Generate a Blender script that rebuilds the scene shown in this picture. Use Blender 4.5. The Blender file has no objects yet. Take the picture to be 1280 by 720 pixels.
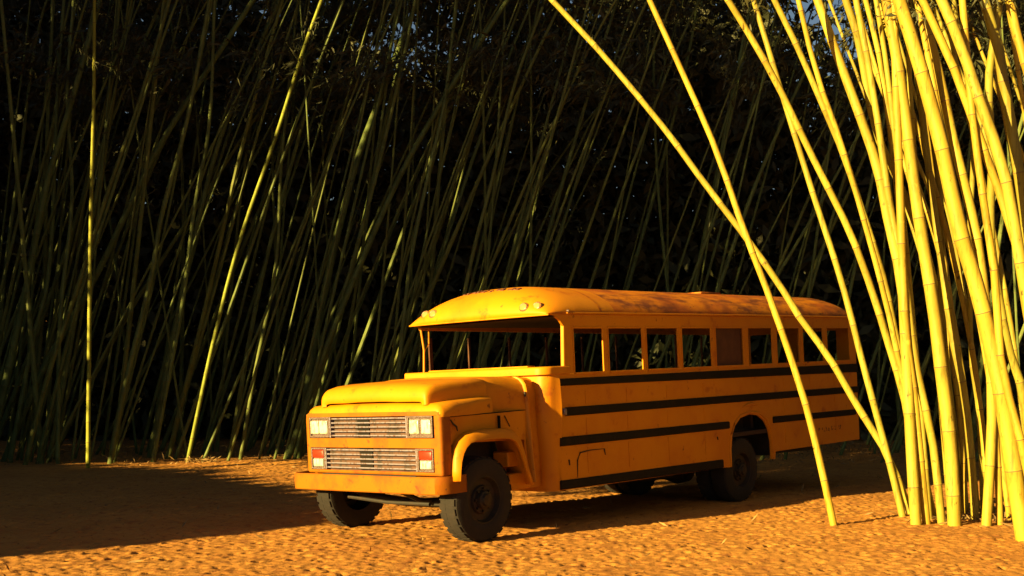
import bpy, bmesh, math, random
import numpy as np
from mathutils import Vector, Matrix
random.seed(7); rng = np.random.default_rng(11)
C = bpy.context.scene.collection
R = math.radians
SUN_AZ, SUN_EL = 48.5, 14.0          # light travels towards +X +Y, 48.5 degrees right of the view axis

# ------------------------------------------------------------------ helpers
def tag(o, label=None, cat=None, group=None, kind=None):
    if label: o['label'] = label
    if cat: o['category'] = cat
    if group: o['group'] = group
    if kind: o['kind'] = kind
    return o

def empty(name, loc=(0, 0, 0), rz=0, parent=None):
    o = bpy.data.objects.new(name, None); C.objects.link(o)
    o.location = loc; o.rotation_euler = (0, 0, rz); o.empty_display_size = .2
    if parent: o.parent = parent
    return o

def link(name, verts, faces, mats, parent=None, fmat=None, smooth=40, bevel=0, loc=None):
    me = bpy.data.meshes.new(name)
    me.from_pydata([tuple(v) for v in verts], [], [tuple(f) for f in faces])
    if not isinstance(mats, (list, tuple)): mats = [mats]
    for m in mats: me.materials.append(m)
    if fmat is not None: me.polygons.foreach_set('material_index', fmat)
    me.update()
    if smooth:
        bm = bmesh.new(); bm.from_mesh(me)
        lim = R(smooth)
        for f in bm.faces: f.smooth = True
        for e in bm.edges:
            if len(e.link_faces) == 2 and e.calc_face_angle(0) > lim: e.smooth = False
        bm.to_mesh(me); bm.free()
    o = bpy.data.objects.new(name, me); C.objects.link(o)
    if parent: o.parent = parent
    if loc: o.location = loc
    if bevel:
        b = o.modifiers.new('bevel', 'BEVEL'); b.width = bevel; b.segments = 2; b.limit_method = 'ANGLE'; b.angle_limit = R(40)
    return o

class MB:
    def __init__(s, T=None): s.v = []; s.f = []; s.m = []; s.T = T
    def add(s, vs, fs, mi=0):
        n = len(s.v)
        s.v += [s.T(*v) if s.T else tuple(v) for v in vs]
        s.f += [tuple(n + i for i in f) for f in fs]; s.m += [mi] * len(fs)
        return s
    def box(s, a, b, mi=0):
        (x0, y0, z0), (x1, y1, z1) = a, b
        x0, x1 = sorted((x0, x1)); y0, y1 = sorted((y0, y1)); z0, z1 = sorted((z0, z1))
        vs = [(x0,y0,z0),(x1,y0,z0),(x1,y1,z0),(x0,y1,z0),(x0,y0,z1),(x1,y0,z1),(x1,y1,z1),(x0,y1,z1)]
        return s.add(vs, [(0,3,2,1),(4,5,6,7),(0,1,5,4),(1,2,6,5),(2,3,7,6),(3,0,4,7)], mi)
    def prism(s, pts, v0, v1, mi=0):
        """outline pts (u,w) in the side plane, thick from v0 to v1"""
        n = len(pts)
        vs = [(u, v0, w) for u, w in pts] + [(u, v1, w) for u, w in pts]
        fs = [tuple(range(n)), tuple(range(2*n-1, n-1, -1))] + [(i, i+n, (i+1) % n + n, (i+1) % n) for i in range(n)]
        return s.add(vs, fs, mi)
    def loft(s, secs, mi=0, closed=False, cap=False):
        n = len(secs[0]); vs = [p for sec in secs for p in sec]; fs = []
        for i in range(len(secs)-1):
            for j in range(n if closed else n-1):
                k = (j+1) % n
                fs.append((i*n+j, i*n+k, (i+1)*n+k, (i+1)*n+j))
        if cap: fs += [tuple(range(n))[::-1], tuple((len(secs)-1)*n+j for j in range(n))]
        return s.add(vs, fs, mi)
    def tube(s, path, r, seg=8, mi=0):
        secs = []
        P = [Vector(p) for p in path]
        for i, p in enumerate(P):
            t = (P[min(i+1, len(P)-1)] - P[max(i-1, 0)]).normalized()
            a = t.cross(Vector((0, 0, 1)) if abs(t.z) < .9 else Vector((1, 0, 0))).normalized(); b = t.cross(a)
            rr = r[i] if isinstance(r, (list, tuple)) else r
            secs.append([tuple(p + a*math.cos(2*math.pi*k/seg)*rr + b*math.sin(2*math.pi*k/seg)*rr) for k in range(seg)])
        return s.loft(secs, mi, closed=True, cap=True)
    def lathe_v(s, prof, seg=40, cu=0, cw=0, mi=0):
        """profile of (v, r) turned about an axis along v"""
        secs = [[(cu + r*math.cos(2*math.pi*k/seg), v, cw + r*math.sin(2*math.pi*k/seg)) for k in range(seg)] for v, r in prof]
        return s.loft(secs, mi, closed=True)
    def build(s, name, mats, parent=None, smooth=40, bevel=0, loc=None):
        o = link(name, s.v, s.f, mats, parent, s.m, smooth, bevel, loc)
        bm = bmesh.new(); bm.from_mesh(o.data); bmesh.ops.recalc_face_normals(bm, faces=bm.faces); bm.to_mesh(o.data); bm.free()
        return o

# ------------------------------------------------------------------ materials
def mat(name, col, rough=.6, metal=0, noise=None, spec=.5, bump=None, emit=None):
    """noise: list of (scale, lo, hi, colour, detail, stretch) laid over the base"""
    m = bpy.data.materials.new(name); m.use_nodes = True
    nt = m.node_tree; N = nt.nodes; L = nt.links
    b = N['Principled BSDF']; b.inputs['Roughness'].default_value = rough; b.inputs['Metallic'].default_value = metal
    b.inputs['Specular IOR Level'].default_value = spec
    b.inputs['Base Color'].default_value = (*col, 1)
    tc = N.new('ShaderNodeTexCoord'); last = None
    for (sc, lo, hi, c2, det, stretch) in (noise or []):
        mp = N.new('ShaderNodeMapping'); mp.inputs['Scale'].default_value = stretch
        L.new(tc.outputs['Object'], mp.inputs['Vector'])
        nz = N.new('ShaderNodeTexNoise'); nz.inputs['Scale'].default_value = sc; nz.inputs['Detail'].default_value = det; nz.inputs['Roughness'].default_value = .62
        L.new(mp.outputs['Vector'], nz.inputs['Vector'])
        mr = N.new('ShaderNodeMapRange'); mr.inputs['From Min'].default_value = lo; mr.inputs['From Max'].default_value = hi
        L.new(nz.outputs['Fac'], mr.inputs['Value'])
        mx = N.new('ShaderNodeMix'); mx.data_type = 'RGBA'
        L.new(mr.outputs['Result'], mx.inputs['Factor'])
        if last: L.new(last, mx.inputs['A'])
        else: mx.inputs['A'].default_value = (*col, 1)
        mx.inputs['B'].default_value = (*c2, 1)
        last = mx.outputs['Result']
    if last: L.new(last, b.inputs['Base Color'])
    if bump:
        nz = N.new('ShaderNodeTexNoise'); nz.inputs['Scale'].default_value = bump[0]; nz.inputs['Detail'].default_value = 4
        L.new(tc.outputs['Object'], nz.inputs['Vector'])
        bp = N.new('ShaderNodeBump'); bp.inputs['Strength'].default_value = bump[1]; bp.inputs['Distance'].default_value = bump[2]
        L.new(nz.outputs['Fac'], bp.inputs['Height']); L.new(bp.outputs['Normal'], b.inputs['Normal'])
    return m

S1 = (1, 1, 1)
paint = mat('yellow_paint', (.50, .190, .002), .5, spec=.22, noise=[
    (1.6, .45, .70, (.44, .140, .003), 5, S1), (3.2, .60, .70, (.32, .085, .007), 8, S1),
    (9, .66, .72, (.12, .035, .012), 8, (1, 1, .6)), (26, .70, .74, (.07, .028, .014), 4, S1)], bump=(2.2, .25, .02))
paint_roof = mat('weathered_roof_paint', (.50, .170, .003), .55, spec=.25, noise=[
    (2.0, .42, .60, (.34, .085, .006), 7, (.5, 1, 1)), (5, .46, .62, (.15, .042, .012), 9, (.35, 1, 1)),
    (14, .62, .70, (.07, .025, .012), 6, (.5, 1, 1))], bump=(3, .3, .02))
paint_front = mat('faded_front_paint', (.27, .088, .003), .7, spec=.15, noise=[
    (3, .45, .7, (.22, .052, .008), 6, S1), (8, .60, .70, (.13, .035, .010), 8, S1), (22, .68, .73, (.07, .03, .018), 5, S1)], bump=(6, .2, .01))
black_rail = mat('black_rail_paint', (.006, .005, .004), .7, spec=.15, noise=[(5, .5, .7, (.016, .009, .005), 6, S1)])
dark_metal = mat('dark_chassis_metal', (.012, .010, .009), .7, noise=[(8, .5, .7, (.035, .018, .010), 6, S1)])
rubber = mat('worn_tyre_rubber', (.007, .005, .005), .9, noise=[(6, .45, .7, (.014, .009, .008), 6, S1)], bump=(30, .3, .01))
rim_metal = mat('rusty_rim_metal', (.014, .009, .006), .65, metal=.3, noise=[(10, .5, .65, (.03, .014, .008), 6, S1)])
chrome = mat('pitted_chrome', (.17, .155, .22), .5, metal=.2, noise=[(30, .50, .62, (.10, .05, .04), 6, S1)])
pit = mat('pitted_bezel_metal', (.10, .06, .055), .6, metal=.2, noise=[(60, .48, .54, (.06, .028, .02), 5, S1), (130, .55, .6, (.22, .19, .22), 3, S1)])
lamp_bezel = mat('tarnished_bezel', (.22, .10, .03), .5, noise=[(45, .48, .56, (.05, .02, .012), 5, S1)])
grille_dark = mat('grille_backing', (.075, .032, .022), .75, noise=[(9, .48, .62, (.020, .010, .008), 5, (1, 1, .25))])
lens_white = mat('clear_lamp_glass', (.40, .47, .46), .15, noise=[(30, .46, .62, (.24, .22, .16), 4, (1, 1, .3))])
lens_orange = mat('orange_lamp_plastic', (.30, .022, .006), .35, noise=[(40, .5, .7, (.2, .015, .006), 3, S1)])
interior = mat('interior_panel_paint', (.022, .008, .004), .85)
red_panel = mat('brown_board', (.06, .018, .008), .8, noise=[(6, .4, .7, (.09, .03, .012), 6, S1)])
letter_m = mat('faded_letter_paint', (.10, .03, .008), .7)
far_post = mat('shaded_post_paint', (.07,.022,.006), .8, noise=[(6,.5,.7,(.03,.012,.006),5,S1)])  # far posts: shade put into the colour, darker than the near pillars
glass_m = mat('dusty_glass', (.03, .035, .03), .1)

# ------------------------------------------------------------------ camera
cam = bpy.data.cameras.new('camera'); camo = bpy.data.objects.new('camera', cam); C.objects.link(camo)
camo.location = (0, 0, 1.85); camo.rotation_euler = (R(90), 0, 0)
cam.sensor_width = 36; cam.lens = 36*1490/1280; cam.shift_y = (475-360)/1280; cam.clip_end = 2000
bpy.context.scene.camera = camo
def at(x, y, Y): return ((x-640)/1490*Y, Y, 1.85-(y-475)/1490*Y)   # measuring aid: photo pixel at depth Y

# ------------------------------------------------------------------ ground
def fine(lo, hi, step, end, g=1.25):
    a = list(np.arange(lo, hi, step)); x, s = hi, step
    while x < end[1]: a.append(x); s = min(s*g, 40); x += s
    x, s = lo, step; pre = []
    while x > end[0]: s = min(s*g, 40); x -= s; pre.append(x)
    return np.array(pre[::-1] + a)
gx = fine(-8.5, 9.0, .027, (-420, 420)); gy = fine(10.6, 26.5, .032, (-300, 520))
GX, GY = np.meshgrid(gx, gy)
def hash2(i, j, k):
    h = np.sin(i*127.1 + j*311.7 + k*74.7)*43758.5453
    return h - np.floor(h)
def dimples(X, Y, s, sy, rad, k):
    ci = np.floor(X/s); cj = np.floor(Y/sy); out = np.zeros_like(X)
    for a in (-1, 0, 1):
        for b in (-1, 0, 1):
            i = ci+a; j = cj+b
            px = (i + .5 + .75*(hash2(i, j, k)-.5))*s; py = (j + .5 + .75*(hash2(i, j, k+1)-.5))*sy
            th = hash2(i, j, k+2)*2.2-.4; amp = hash2(i, j, k+3)
            dx, dy = X-px, Y-py
            u = dx*np.cos(th)+dy*np.sin(th); v = -dx*np.sin(th)+dy*np.cos(th)
            d = (u/(rad*1.35))**2 + (v/(rad*.8))**2
            out += -amp*np.exp(-d*1.6) + .35*amp*np.exp(-(np.sqrt(d)-1.25)**2*6)
    return out
def vnoise(X, Y, s, k):
    x = X/s; y = Y/s; i = np.floor(x); j = np.floor(y); f = x-i; g = y-j
    f = f*f*(3-2*f); g = g*g*(3-2*g)
    return (hash2(i,j,k)*(1-f)+hash2(i+1,j,k)*f)*(1-g)+(hash2(i,j+1,k)*(1-f)+hash2(i+1,j+1,k)*f)*g
near = np.clip((GX+9.5)/1.5, 0, 1)*np.clip((10.5-GX)/1.5, 0, 1)*np.clip((28.5-GY)/2, 0, 1)*np.clip((GY-9.5)/1, 0, 1)
def base_ground(X, Y):
    return .10*np.exp(-((X+3.4)/3.4)**2-((Y-26.2)/2.6)**2) + np.where(Y > 40, (np.clip(Y-40, 0, 60)/60)**2*9, 0)
Z = base_ground(GX, GY)
Z += near*(.034*dimples(GX, GY, .130, .25, .056, 1.0) + .014*dimples(GX, GY, .09, .14, .042, 9.0)
           + .035*(vnoise(GX, GY, 1.3, 3)-.5) + .008*(vnoise(GX, GY, .22, 5)-.5) + .012*(vnoise(GX, GY, .075, 6)-.5))
ny, nx = GX.shape
V = np.stack([GX, GY, Z], -1).reshape(-1, 3)
I = np.arange(ny*nx).reshape(ny, nx)
F = np.stack([I[:-1, :-1], I[:-1, 1:], I[1:, 1:], I[1:, :-1]], -1).reshape(-1, 4)
def fast_mesh(name, V, F, m, smooth=True):
    me = bpy.data.meshes.new(name); k = F.shape[1]
    me.vertices.add(len(V)); me.vertices.foreach_set('co', V.astype(np.float32).ravel())
    me.loops.add(F.size); me.loops.foreach_set('vertex_index', F.astype(np.int32).ravel())
    me.polygons.add(len(F)); me.polygons.foreach_set('loop_start', np.arange(0, F.size, k, dtype=np.int32))
    me.polygons.foreach_set('loop_total', np.full(len(F), k, dtype=np.int32))
    if smooth: me.polygons.foreach_set('use_smooth', np.ones(len(F), dtype=bool))
    me.materials.append(m); me.update(calc_edges=True); me.validate()
    o = bpy.data.objects.new(name, me); C.objects.link(o); return o
sand = mat('trodden_orange_sand', (.42, .198, .046), .95, spec=.1, noise=[
    (.5, .40, .65, (.35, .155, .036), 6, S1), (5, .52, .68, (.27, .105, .03), 7, (1, .6, 1)),
    (16, .58, .70, (.13, .05, .018), 6, (1, .6, 1)), (60, .62, .70, (.50, .26, .10), 4, S1)], bump=(45, .5, .01))
g = fast_mesh('ground', V, F, sand); tag(g, kind='structure')

# ------------------------------------------------------------------ school bus
PT, RL = R(1.9), R(1.7)
U_ = Vector((math.cos(PT), 0, math.sin(PT))); W2 = Vector((-math.sin(PT), 0, math.cos(PT)))
V_ = Vector((0, 1, 0))*math.cos(RL) - W2*math.sin(RL); W_ = W2*math.cos(RL) + Vector((0, 1, 0))*math.sin(RL)
def T(u, v, w): return tuple(U_*u + V_*v + W_*w)
bus = empty('school_bus', (-.37, 13.6, 0), R(49))
tag(bus, 'rusty yellow conventional school bus with black side rails and no windscreen glass', 'school bus')
BW = 2.45
WIN = [(1.93,2.48),(2.67,3.37),(3.54,4.24),(4.42,5.13),(5.33,6.05),(6.27,6.95),(7.17,7.86),(8.05,8.70),(8.92,9.70)]
WIN = [(a-.028, b+.028) for a, b in WIN]
UR = 10.0
side = [(1.50,.43),(5.45,.37),(5.60,.36),(5.61,.60),(5.65,.82),(5.75,.97),(5.92,1.08),(6.20,1.12),(6.46,1.09),(6.64,1.00),(6.76,.86),(6.82,.66),(6.83,.38),(6.94,.38),(6.96,.49),(UR,.47),(UR,1.875),(1.50,1.875)]
mb = MB(T)
mb.prism(side, 0, .035); mb.prism(side, BW-.035, BW)
def round_side(v, s):      # header over the windows with the curved front gusset
    return [(1.40,2.63),(1.53,2.60),(1.64,2.54),(1.71,2.47),(1.76,2.44),(UR,2.44),(UR,2.63)]
mb.prism(round_side(0, 1), 0, .035); mb.prism([(1.56,2.63),(1.60,2.55),(UR,2.44),(UR,2.63)], BW-.035, BW)
def rivets(pts, r_=.007):      # pressed rivet heads belong to the sheet metal
    for (u, v, w) in pts:
        mb.add([(u-r_,v,w),(u,v,w-r_),(u+r_,v,w),(u,v,w+r_),(u,v-.006,w)], [(0,1,4),(1,2,4),(2,3,4),(3,0,4)])
rivets([(1.95+.09*k, -.001, 2.585) for k in range(89)], .010); rivets([(1.70+.12*k, -.001, 1.625-.008*k/7) for k in range(69)]); rivets([(1.72+.12*k, -.001, 1.27-.006*k/7) for k in range(69)]); rivets([(1.70+.12*k, -.001, .63-.006*k/4) for k in range(32)])
mb.build('body', paint, bus, bevel=.006)
# pillars between the windows
edges = [1.76] + [e for w in WIN for e in w] + [UR]
for s in (0, 1):
    for k in range(0, len(edges), 2):
        a, b = edges[k], edges[k+1]
        if s: 
            m_ = (a+b)/2; a, b = (m_-.018, m_+.018) if 0 < k < len(edges)-2 else (a, a+.06) if k == 0 else (b-.2, b)
        q = MB(T); v0, v1 = (0.002, .014) if not s else (BW-.028, BW-.004)
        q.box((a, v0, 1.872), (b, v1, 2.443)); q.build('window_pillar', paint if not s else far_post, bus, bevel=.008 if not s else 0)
for (a, b) in WIN:       # raised frame of each window on the near side and the far side
    for v0, v1 in ((-.008, .006),):
        q = MB(T); t = .016
        q.box((a-t, v0, 1.86), (a, v1, 2.46)); q.box((b, v0, 1.86), (b+t, v1, 2.46))
        q.box((a, v0, 2.44), (b, v1, 2.462)); q.box((a, v0-.012, 1.858), (b, v1, 1.885))
        q.build('window_frame', paint, bus, bevel=.003)
q = MB(T); q.box((5.30, .028, 1.88), (6.08, .045, 2.45)); tag(q.build('board', red_panel, bus), 'brown board filling the fifth window')
# rear wall, floor, dashboard wall
q = MB(T); q.box((UR-.04, .035, .47), (UR, BW-.035, 1.7)); q.box((UR-.04, .035, 1.7), (UR, .35, 2.62)); q.box((UR-.04, BW-.35, 1.7), (UR, BW-.035, 2.62))
q.box((UR-.04, .35, 2.42), (UR, BW-.35, 2.62)); q.box((UR-.04, 1.1, 1.7), (UR, 1.35, 2.42)); q.build('rear_wall', paint, bus, bevel=.006)
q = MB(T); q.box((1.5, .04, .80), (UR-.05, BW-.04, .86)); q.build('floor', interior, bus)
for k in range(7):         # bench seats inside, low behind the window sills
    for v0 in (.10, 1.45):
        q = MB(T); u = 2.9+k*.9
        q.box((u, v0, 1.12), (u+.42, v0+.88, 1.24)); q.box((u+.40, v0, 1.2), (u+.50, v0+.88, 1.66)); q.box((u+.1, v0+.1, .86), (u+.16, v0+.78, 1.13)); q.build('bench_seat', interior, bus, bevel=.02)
# roof shell: rounded cross-section carried along the bus, rounded down at both ends
def roof_w(v):            # height over the eaves line 2.62 at lateral position 0..1
    x = abs(v-.5)*2
    return .43*(1-x**2.6)**.62
tt = sorted(set([0,.004,.012,.025,.045,.07] + list(np.linspace(.1,.9,25)) + [.93,.955,.975,.988,.996,1]))
uu = [1.36,1.365,1.375,1.39,1.41,1.44,1.48,1.53,1.6,1.68,1.78,1.9,2.05,2.25,2.5] + list(np.arange(2.8,9.5,.45)) + [9.6,9.75,9.85,9.93,9.98,10.02,10.05,10.07]
def roof_secs(off):
    secs = []
    for u in uu:
        k = min(1, max(0, (u-1.36)/.80)); f = (1-(1-k)**2.3)**.44
        k2 = min(1, max(0, (10.07-u)/.55)); f *= (1-(1-k2)**2.4)**.5
        bulge = -.10*(1-k)**2
        hw = (BW/2+.015-off)*(.975+.025*min(1, f*1.2))
        row = []
        for t in tt:
            v = BW/2 + (t-.5)*2*hw
            du = (abs(t-.5)*2)**3*.06*(1-k)**2      # plan of the brow bows back at its corners
            row.append((u+du+off*(1-k)*1.0, v, 2.60 + max(roof_w(t)*f-off, 0) + (.02 if off == 0 else .0)))
        secs.append(row)
    return secs
q = MB(T); rs = roof_secs(0); n_ = 15; q.loft(rs); nt_ = len(tt)-1; q.m = [1 if i//nt_ < n_ and nt_*.02 < i % nt_ else 0 for i in range(len(q.f))]
roof = q.build('roof', [paint_roof, paint], bus, smooth=60)
so = roof.modifiers.new('solid', 'SOLIDIFY'); so.thickness = .02; so.offset = -1
q = MB(T); q.loft([[(u, v, 2.585) for v in np.linspace(.0, BW, 9)] for u in (1.50, 1.75, 9.95)]); q.build('ceiling_panel', interior, bus)
q = MB(T); q.tube([(1.36+abs(v/BW-.5)**3*8*.06+.004, v, 2.612) for v in np.linspace(.0, BW, 15)], .011, 8); q.build('brow_lip', paint, roof)
for u in (2.5,3.4,4.3,5.2,6.1,7.0,7.9,8.8,9.5):      # rivet strips across the roof
    q = MB(T); row=[]
    for t in tt: row.append((BW/2+(t-.5)*2*(BW/2+.015), 2.62+roof_w(t)+.004))
    q.loft([[(u-.02+d, v, w) for v, w in row] for d in (0,.04)]); o_ = q.build('roof_seam', paint_roof, roof, smooth=60)
q = MB(T); q.tube([(1.77,-.012,2.632),(4,-.014,2.635),(7,-.014,2.635),(9.97,-.012,2.63)], .013, 8); q.build('drip_rail', paint, bus)
# roof hatch and small lamp
q = MB(T); q.box((6.4,.9,3.045),(7.0,1.5,3.075)); q.build('roof_hatch', paint_roof, roof, bevel=.01)
# corner posts of the windscreen opening
q = MB(T); q.tube([(1.60,BW-.06,1.95),(1.61,BW-.07,2.28),(1.58,BW-.05,2.6)], .014, 8); q.tube([(1.61,BW-.07,2.25),(1.66,BW-.12,2.36),(1.67,BW-.12,2.6)], .009, 6); q.build('windscreen_post', paint, bus)
for v in (0,):
    q = MB(T); s = 1 if v == 0 else -1
    q.loft([[(1.70+.05*(w-2.2), v+s*.002, w), (1.695+.05*(w-2.2), v+s*.05, w), (1.76, v+s*.055, w), (1.78, v+s*.0, w)] for w in (1.95, 2.2, 2.45, 2.52)], closed=True, cap=True)
    q.build('windscreen_post', paint, bus, bevel=.006)
# black rails
rails = [(1.58, UR, 1.815, 1.725, 1.81, 1.66), (1.66, UR, 1.455, 1.345, 1.41, 1.30), (1.53, 5.56, 1.09, .975, 1.05, .94), (6.90, 9.86, 1.045, .94, 1.01, .91), (1.43+.07, 5.34, .555, .44, .50, .372)]
for (a, b, wt, wb, wt2, wb2) in rails:
    q = MB(T)
    q.loft([[(a,-.003,wb),(a,-.022,wb+.012),(a,-.022,wt-.012),(a,-.003,wt)],[(a+.03,-.003,wb),(a+.03,-.026,wb+.012),(a+.03,-.026,wt-.012),(a+.03,-.003,wt)],[(b,-.003,wb2),(b,-.024,wb2+.012),(b,-.024,wt2-.012),(b,-.003,wt2)]], cap=True)
    q.build('side_rail', black_rail, bus, bevel=.004)
    q = MB(T)
    q.loft([[(u,BW+.003,x0),(u,BW+.022,x0+.012),(u,BW+.022,x1-.012),(u,BW+.003,x1)] for u,x0,x1 in ((a,wb,wt),(b,wb2,wt2))], cap=True)
    q.build('side_rail', black_rail, bus)
q = MB(T); q.loft([[(1.60,-.01,1.37),(1.60,-.04,1.38),(1.60,-.04,1.43),(1.60,-.01,1.44)],[(1.665,-.01,1.35),(1.665,-.035,1.36),(1.665,-.035,1.44),(1.665,-.01,1.45)]], cap=True); q.build('rail_end_cap', chrome, bus, bevel=.008)
# wheel arch lip
arch = [(5.575,.37),(5.58,.62),(5.62,.85),(5.73,1.01),(5.92,1.12),(6.20,1.155),(6.48,1.125),(6.68,1.03),(6.80,.88),(6.855,.66),(6.865,.39)]
q = MB(T); q.tube([(u,-.004,w) for u,w in arch], .016, 8); q.build('wheel_arch_lip', paint, bus)
q = MB(T); q.tube([(5.98,-.004,1.235),(6.1,-.012,1.27),(6.25,-.014,1.28),(6.42,-.010,1.25)], [.004,.014,.014,.004], 8); q.build('arch_dent', paint, bus)
# access door outline, handles, holes and rust streaks on the lower panel
q = MB(T); q.tube([(1.86,-.003,.56),(1.87,-.006,.78),(1.93,-.006,.87),(2.12,-.004,.885),(2.45,-.003,.88)], [.004,.009,.010,.008,.003], 6)
q.tube([(2.44,-.003,.88),(2.46,-.004,.80)], [.012,.006], 6); q.tube([(1.70,-.003,.80),(1.71,-.003,.73)], [.012,.010], 6); q.tube([(5.22,-.003,.84),(5.24,-.003,.80)], [.014,.010], 6)
q.build('access_panel_seam', mat('seam_rust', (.03,.012,.006), .9), bus)
for k, u in enumerate((2.10, 3.0, 3.95, 4.9, 7.3, 8.2, 9.1)):      # vertical sheet joints with rivets
    q = MB(T); q.box((u-.012, -.006, .60), (u+.012, 0, .93 if u < 6 else .90)); q.box((u-.012,-.006,1.10),(u+.012,0,1.29)); q.box((u-.012,-.006,1.47),(u+.012,0,1.65)); q.build('panel_joint', paint, bus)
# worn painted marks (only strokes are left of them)
def strokes(name, cells, place, parent, hgt, wid, seed):
    rr = random.Random(seed); q = MB()
    for c in range(cells):
        x0 = c*1.35*wid
        for k in range(rr.randint(2, 4)):
            a = (x0+rr.random()*wid, rr.random()*hgt); ang = rr.choice([0, 90, 90, 60, 120, 20]); l = rr.uniform(.35,.95)*hgt
            b = (a[0]+math.cos(R(ang))*l*.7, min(max(a[1]+math.sin(R(ang))*l, 0), hgt))
            th = .16*hgt; nx_, ny_ = -(b[1]-a[1]), b[0]-a[0]; n_ = math.hypot(nx_, ny_) or 1; nx_ *= th/2/n_; ny_ *= th/2/n_
            P = [place(a[0]+nx_,a[1]+ny_),place(a[0]-nx_,a[1]-ny_),place(b[0]-nx_,b[1]-ny_),place(b[0]+nx_,b[1]+ny_)]
            q.add([p[0] for p in P]+[p[1] for p in P], [(0,1,2,3),(7,6,5,4),(0,4,5,1),(1,5,6,2),(2,6,7,3),(3,7,4,0)])
    return q.build(name, letter_m, parent, smooth=0)
strokes('lettering', 8, lambda x, y: (T(8.45+x, -.004-.0001*x, .68+y), T(8.45+x, 0, .68+y)), bus, .085, .085, 4)
def roof_at(v, u):        # height of the brow at (u, v)
    t = v/BW; k = min(1, max(0, (u-abs(t-.5)**3*8*.16*0-1.36)/.80)); f = (1-(1-k)**2.3)**.44
    return 2.62 + roof_w(t)*f
def brow_u(v, w):         # where the brow reaches height w
    f = min(.97, (w-2.62)/roof_w(v/BW)); k = 1-(1-f**(1/.44))**(1/2.3)
    return 1.36+.80*k+abs(v/BW-.5)**3*8*.06*(1-k)**2
def brow_place(x, y):
    v = 1.70-x; u = 1.66+.16*(abs(v/BW-.5)*2)**3*.2+y*1.6
    p = (u, v, roof_at(v, u)+.012); return (T(*p), T(p[0], p[1], p[2]-.02))
strokes('lettering', 9, brow_place, roof, .085, .085, 9)
# warning lamps: two pairs in the brow
for vc in (2.07, .295):
    for dv in (-.09, .09):
        v = vc+dv; w = 2.725 if vc < 1 else 2.745
        n = Vector((-.90, 0, .42)).normalized(); c = Vector((brow_u(v, w)+.012, v, w))
        lt = empty('warning_lamp', parent=roof)
        def disc(rings, m_, nm):
            a = Vector((0,1,0)); b = n.cross(a); q = MB(T)
            q.loft([[tuple(c+n*h+a*math.cos(2*math.pi*k/20)*r*1.15+b*math.sin(2*math.pi*k/20)*r) for k in range(20)] for h, r in rings], closed=True, cap=True); return q.build(nm, m_, lt)
        disc([(-.04,.062),(.012,.062),(.018,.055),(.012,.047)], lamp_bezel, 'bezel'); disc([(.0,.048),(.016,.044),(.022,.03),(.024,.01)], mat('amber_lamp_glass', (.34,.20,.07), .25) if 'amber_lamp_glass' not in bpy.data.materials else bpy.data.materials['amber_lamp_glass'], 'lens')
q = MB(T); q.lathe_v([(-.03,.0001),(-.03,.010),(-.015,.016),(.0,.018)], 14, 1.80, 2.66); q.build('marker_lamp', pit, bus)
for v in (2.44,):
    q = MB(T); q.lathe_v([(v,.014),(v+.012,.014),(v+.018,.001)], 12, 1.50, 2.62); q.build('marker_lamp', rim_metal, bus)

# cowl: fire wall with rounded corners, windscreen ledge
def cowl_plan(off, v0=0.):   # plan outline from the near side round the corner to the far side
    pts = [(1.56,off)]
    for a in range(0, 91, 15): pts.append((1.50-.16*math.sin(R(a))+off, .16-.16*math.cos(R(a))+off*0+v0))
    mir = [(u, BW-v) for u, v in pts[::-1]]
    return pts + mir
q = MB(T); q.loft([[(u, v, w) for u, v in cowl_plan(-o_)] for w, o_ in ((.43,.0), (.9,.002), (1.1,.02), (1.25,.035), (1.5,.04), (1.80,.025), (1.88,.0))]); q.loft([[(1.56, v, w) for v in (.0, BW)] for w in (.43, 1.88)])
q.build('cowl', paint, bus)
q = MB(T)
lp = [(1.78,-.012)] + [(1.44-.17*math.sin(R(a)), .145-.157*math.cos(R(a))) for a in range(0, 91, 10)] + [(1.27,1.2),(1.27,BW-.02),(1.78,BW-.02)]
q.loft([[(u+d, v if v > .2 else v+d*.5, w) for u, v in lp] for w, d in ((1.868,.02),(1.875,.0),(1.945,0),(1.965,.008),(1.972,.025))], closed=True, cap=True)
q.build('windscreen_ledge', paint, bus, smooth=50)
q = MB(T); q.box((1.45,.4,1.972),(1.6,BW-.3,1.99)); q.build('vent', paint, bus, bevel=.005)

# hood ---------------------------------------------------------------
VC = 1.10
def shell_row(u, half, top, sh, side_w):     # one half-section mirrored about VC; half = half width, sh = shoulder radius
    pts = [(-half, side_w), (-half, top-sh*.9), (-half+sh*.10, top-sh*.55), (-half+sh*.35, top-sh*.22), (-half+sh*.8, top-sh*.04), (-half+sh*1.3, top)]
    row = [(u, VC+a, b) for a, b in pts] + [(u, VC+x, top+.012) for x in (-.4, 0, .4)] + [(u, VC-a, b) for a, b in pts[::-1]]
    return row
q = MB(T)
q.loft([shell_row(-.595,1.10,1.515,.07,1.46), shell_row(-.590,1.135,1.555,.10,1.46), shell_row(-.565,1.15,1.59,.12,1.46), shell_row(-.53,1.155,1.612,.13,1.46), shell_row(-.3,1.135,1.63,.11,1.46), shell_row(.1,1.075,1.645,.08,1.46), shell_row(.40,1.03,1.65,.07,1.46)])
q.build('hood', paint, bus, smooth=55)
def crown_row(u, h, half):
    b = 1.60; z = max(h-b, 0)
    pts = [(-half, b), (-half+.002, b+z*.5), (-half+.014, b+z*.76), (-half+.045, b+z*.90), (-half+.13, b+z*.975), (-half+.40, b+z)]
    return [(u, VC-.03+a, w) for a, w in pts] + [(u, VC-.03+x, b+z+.008) for x in (-.25, 0, .25)] + [(u, VC-.03-a, w) for a, w in pts[::-1]]
q = MB(T)
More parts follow.
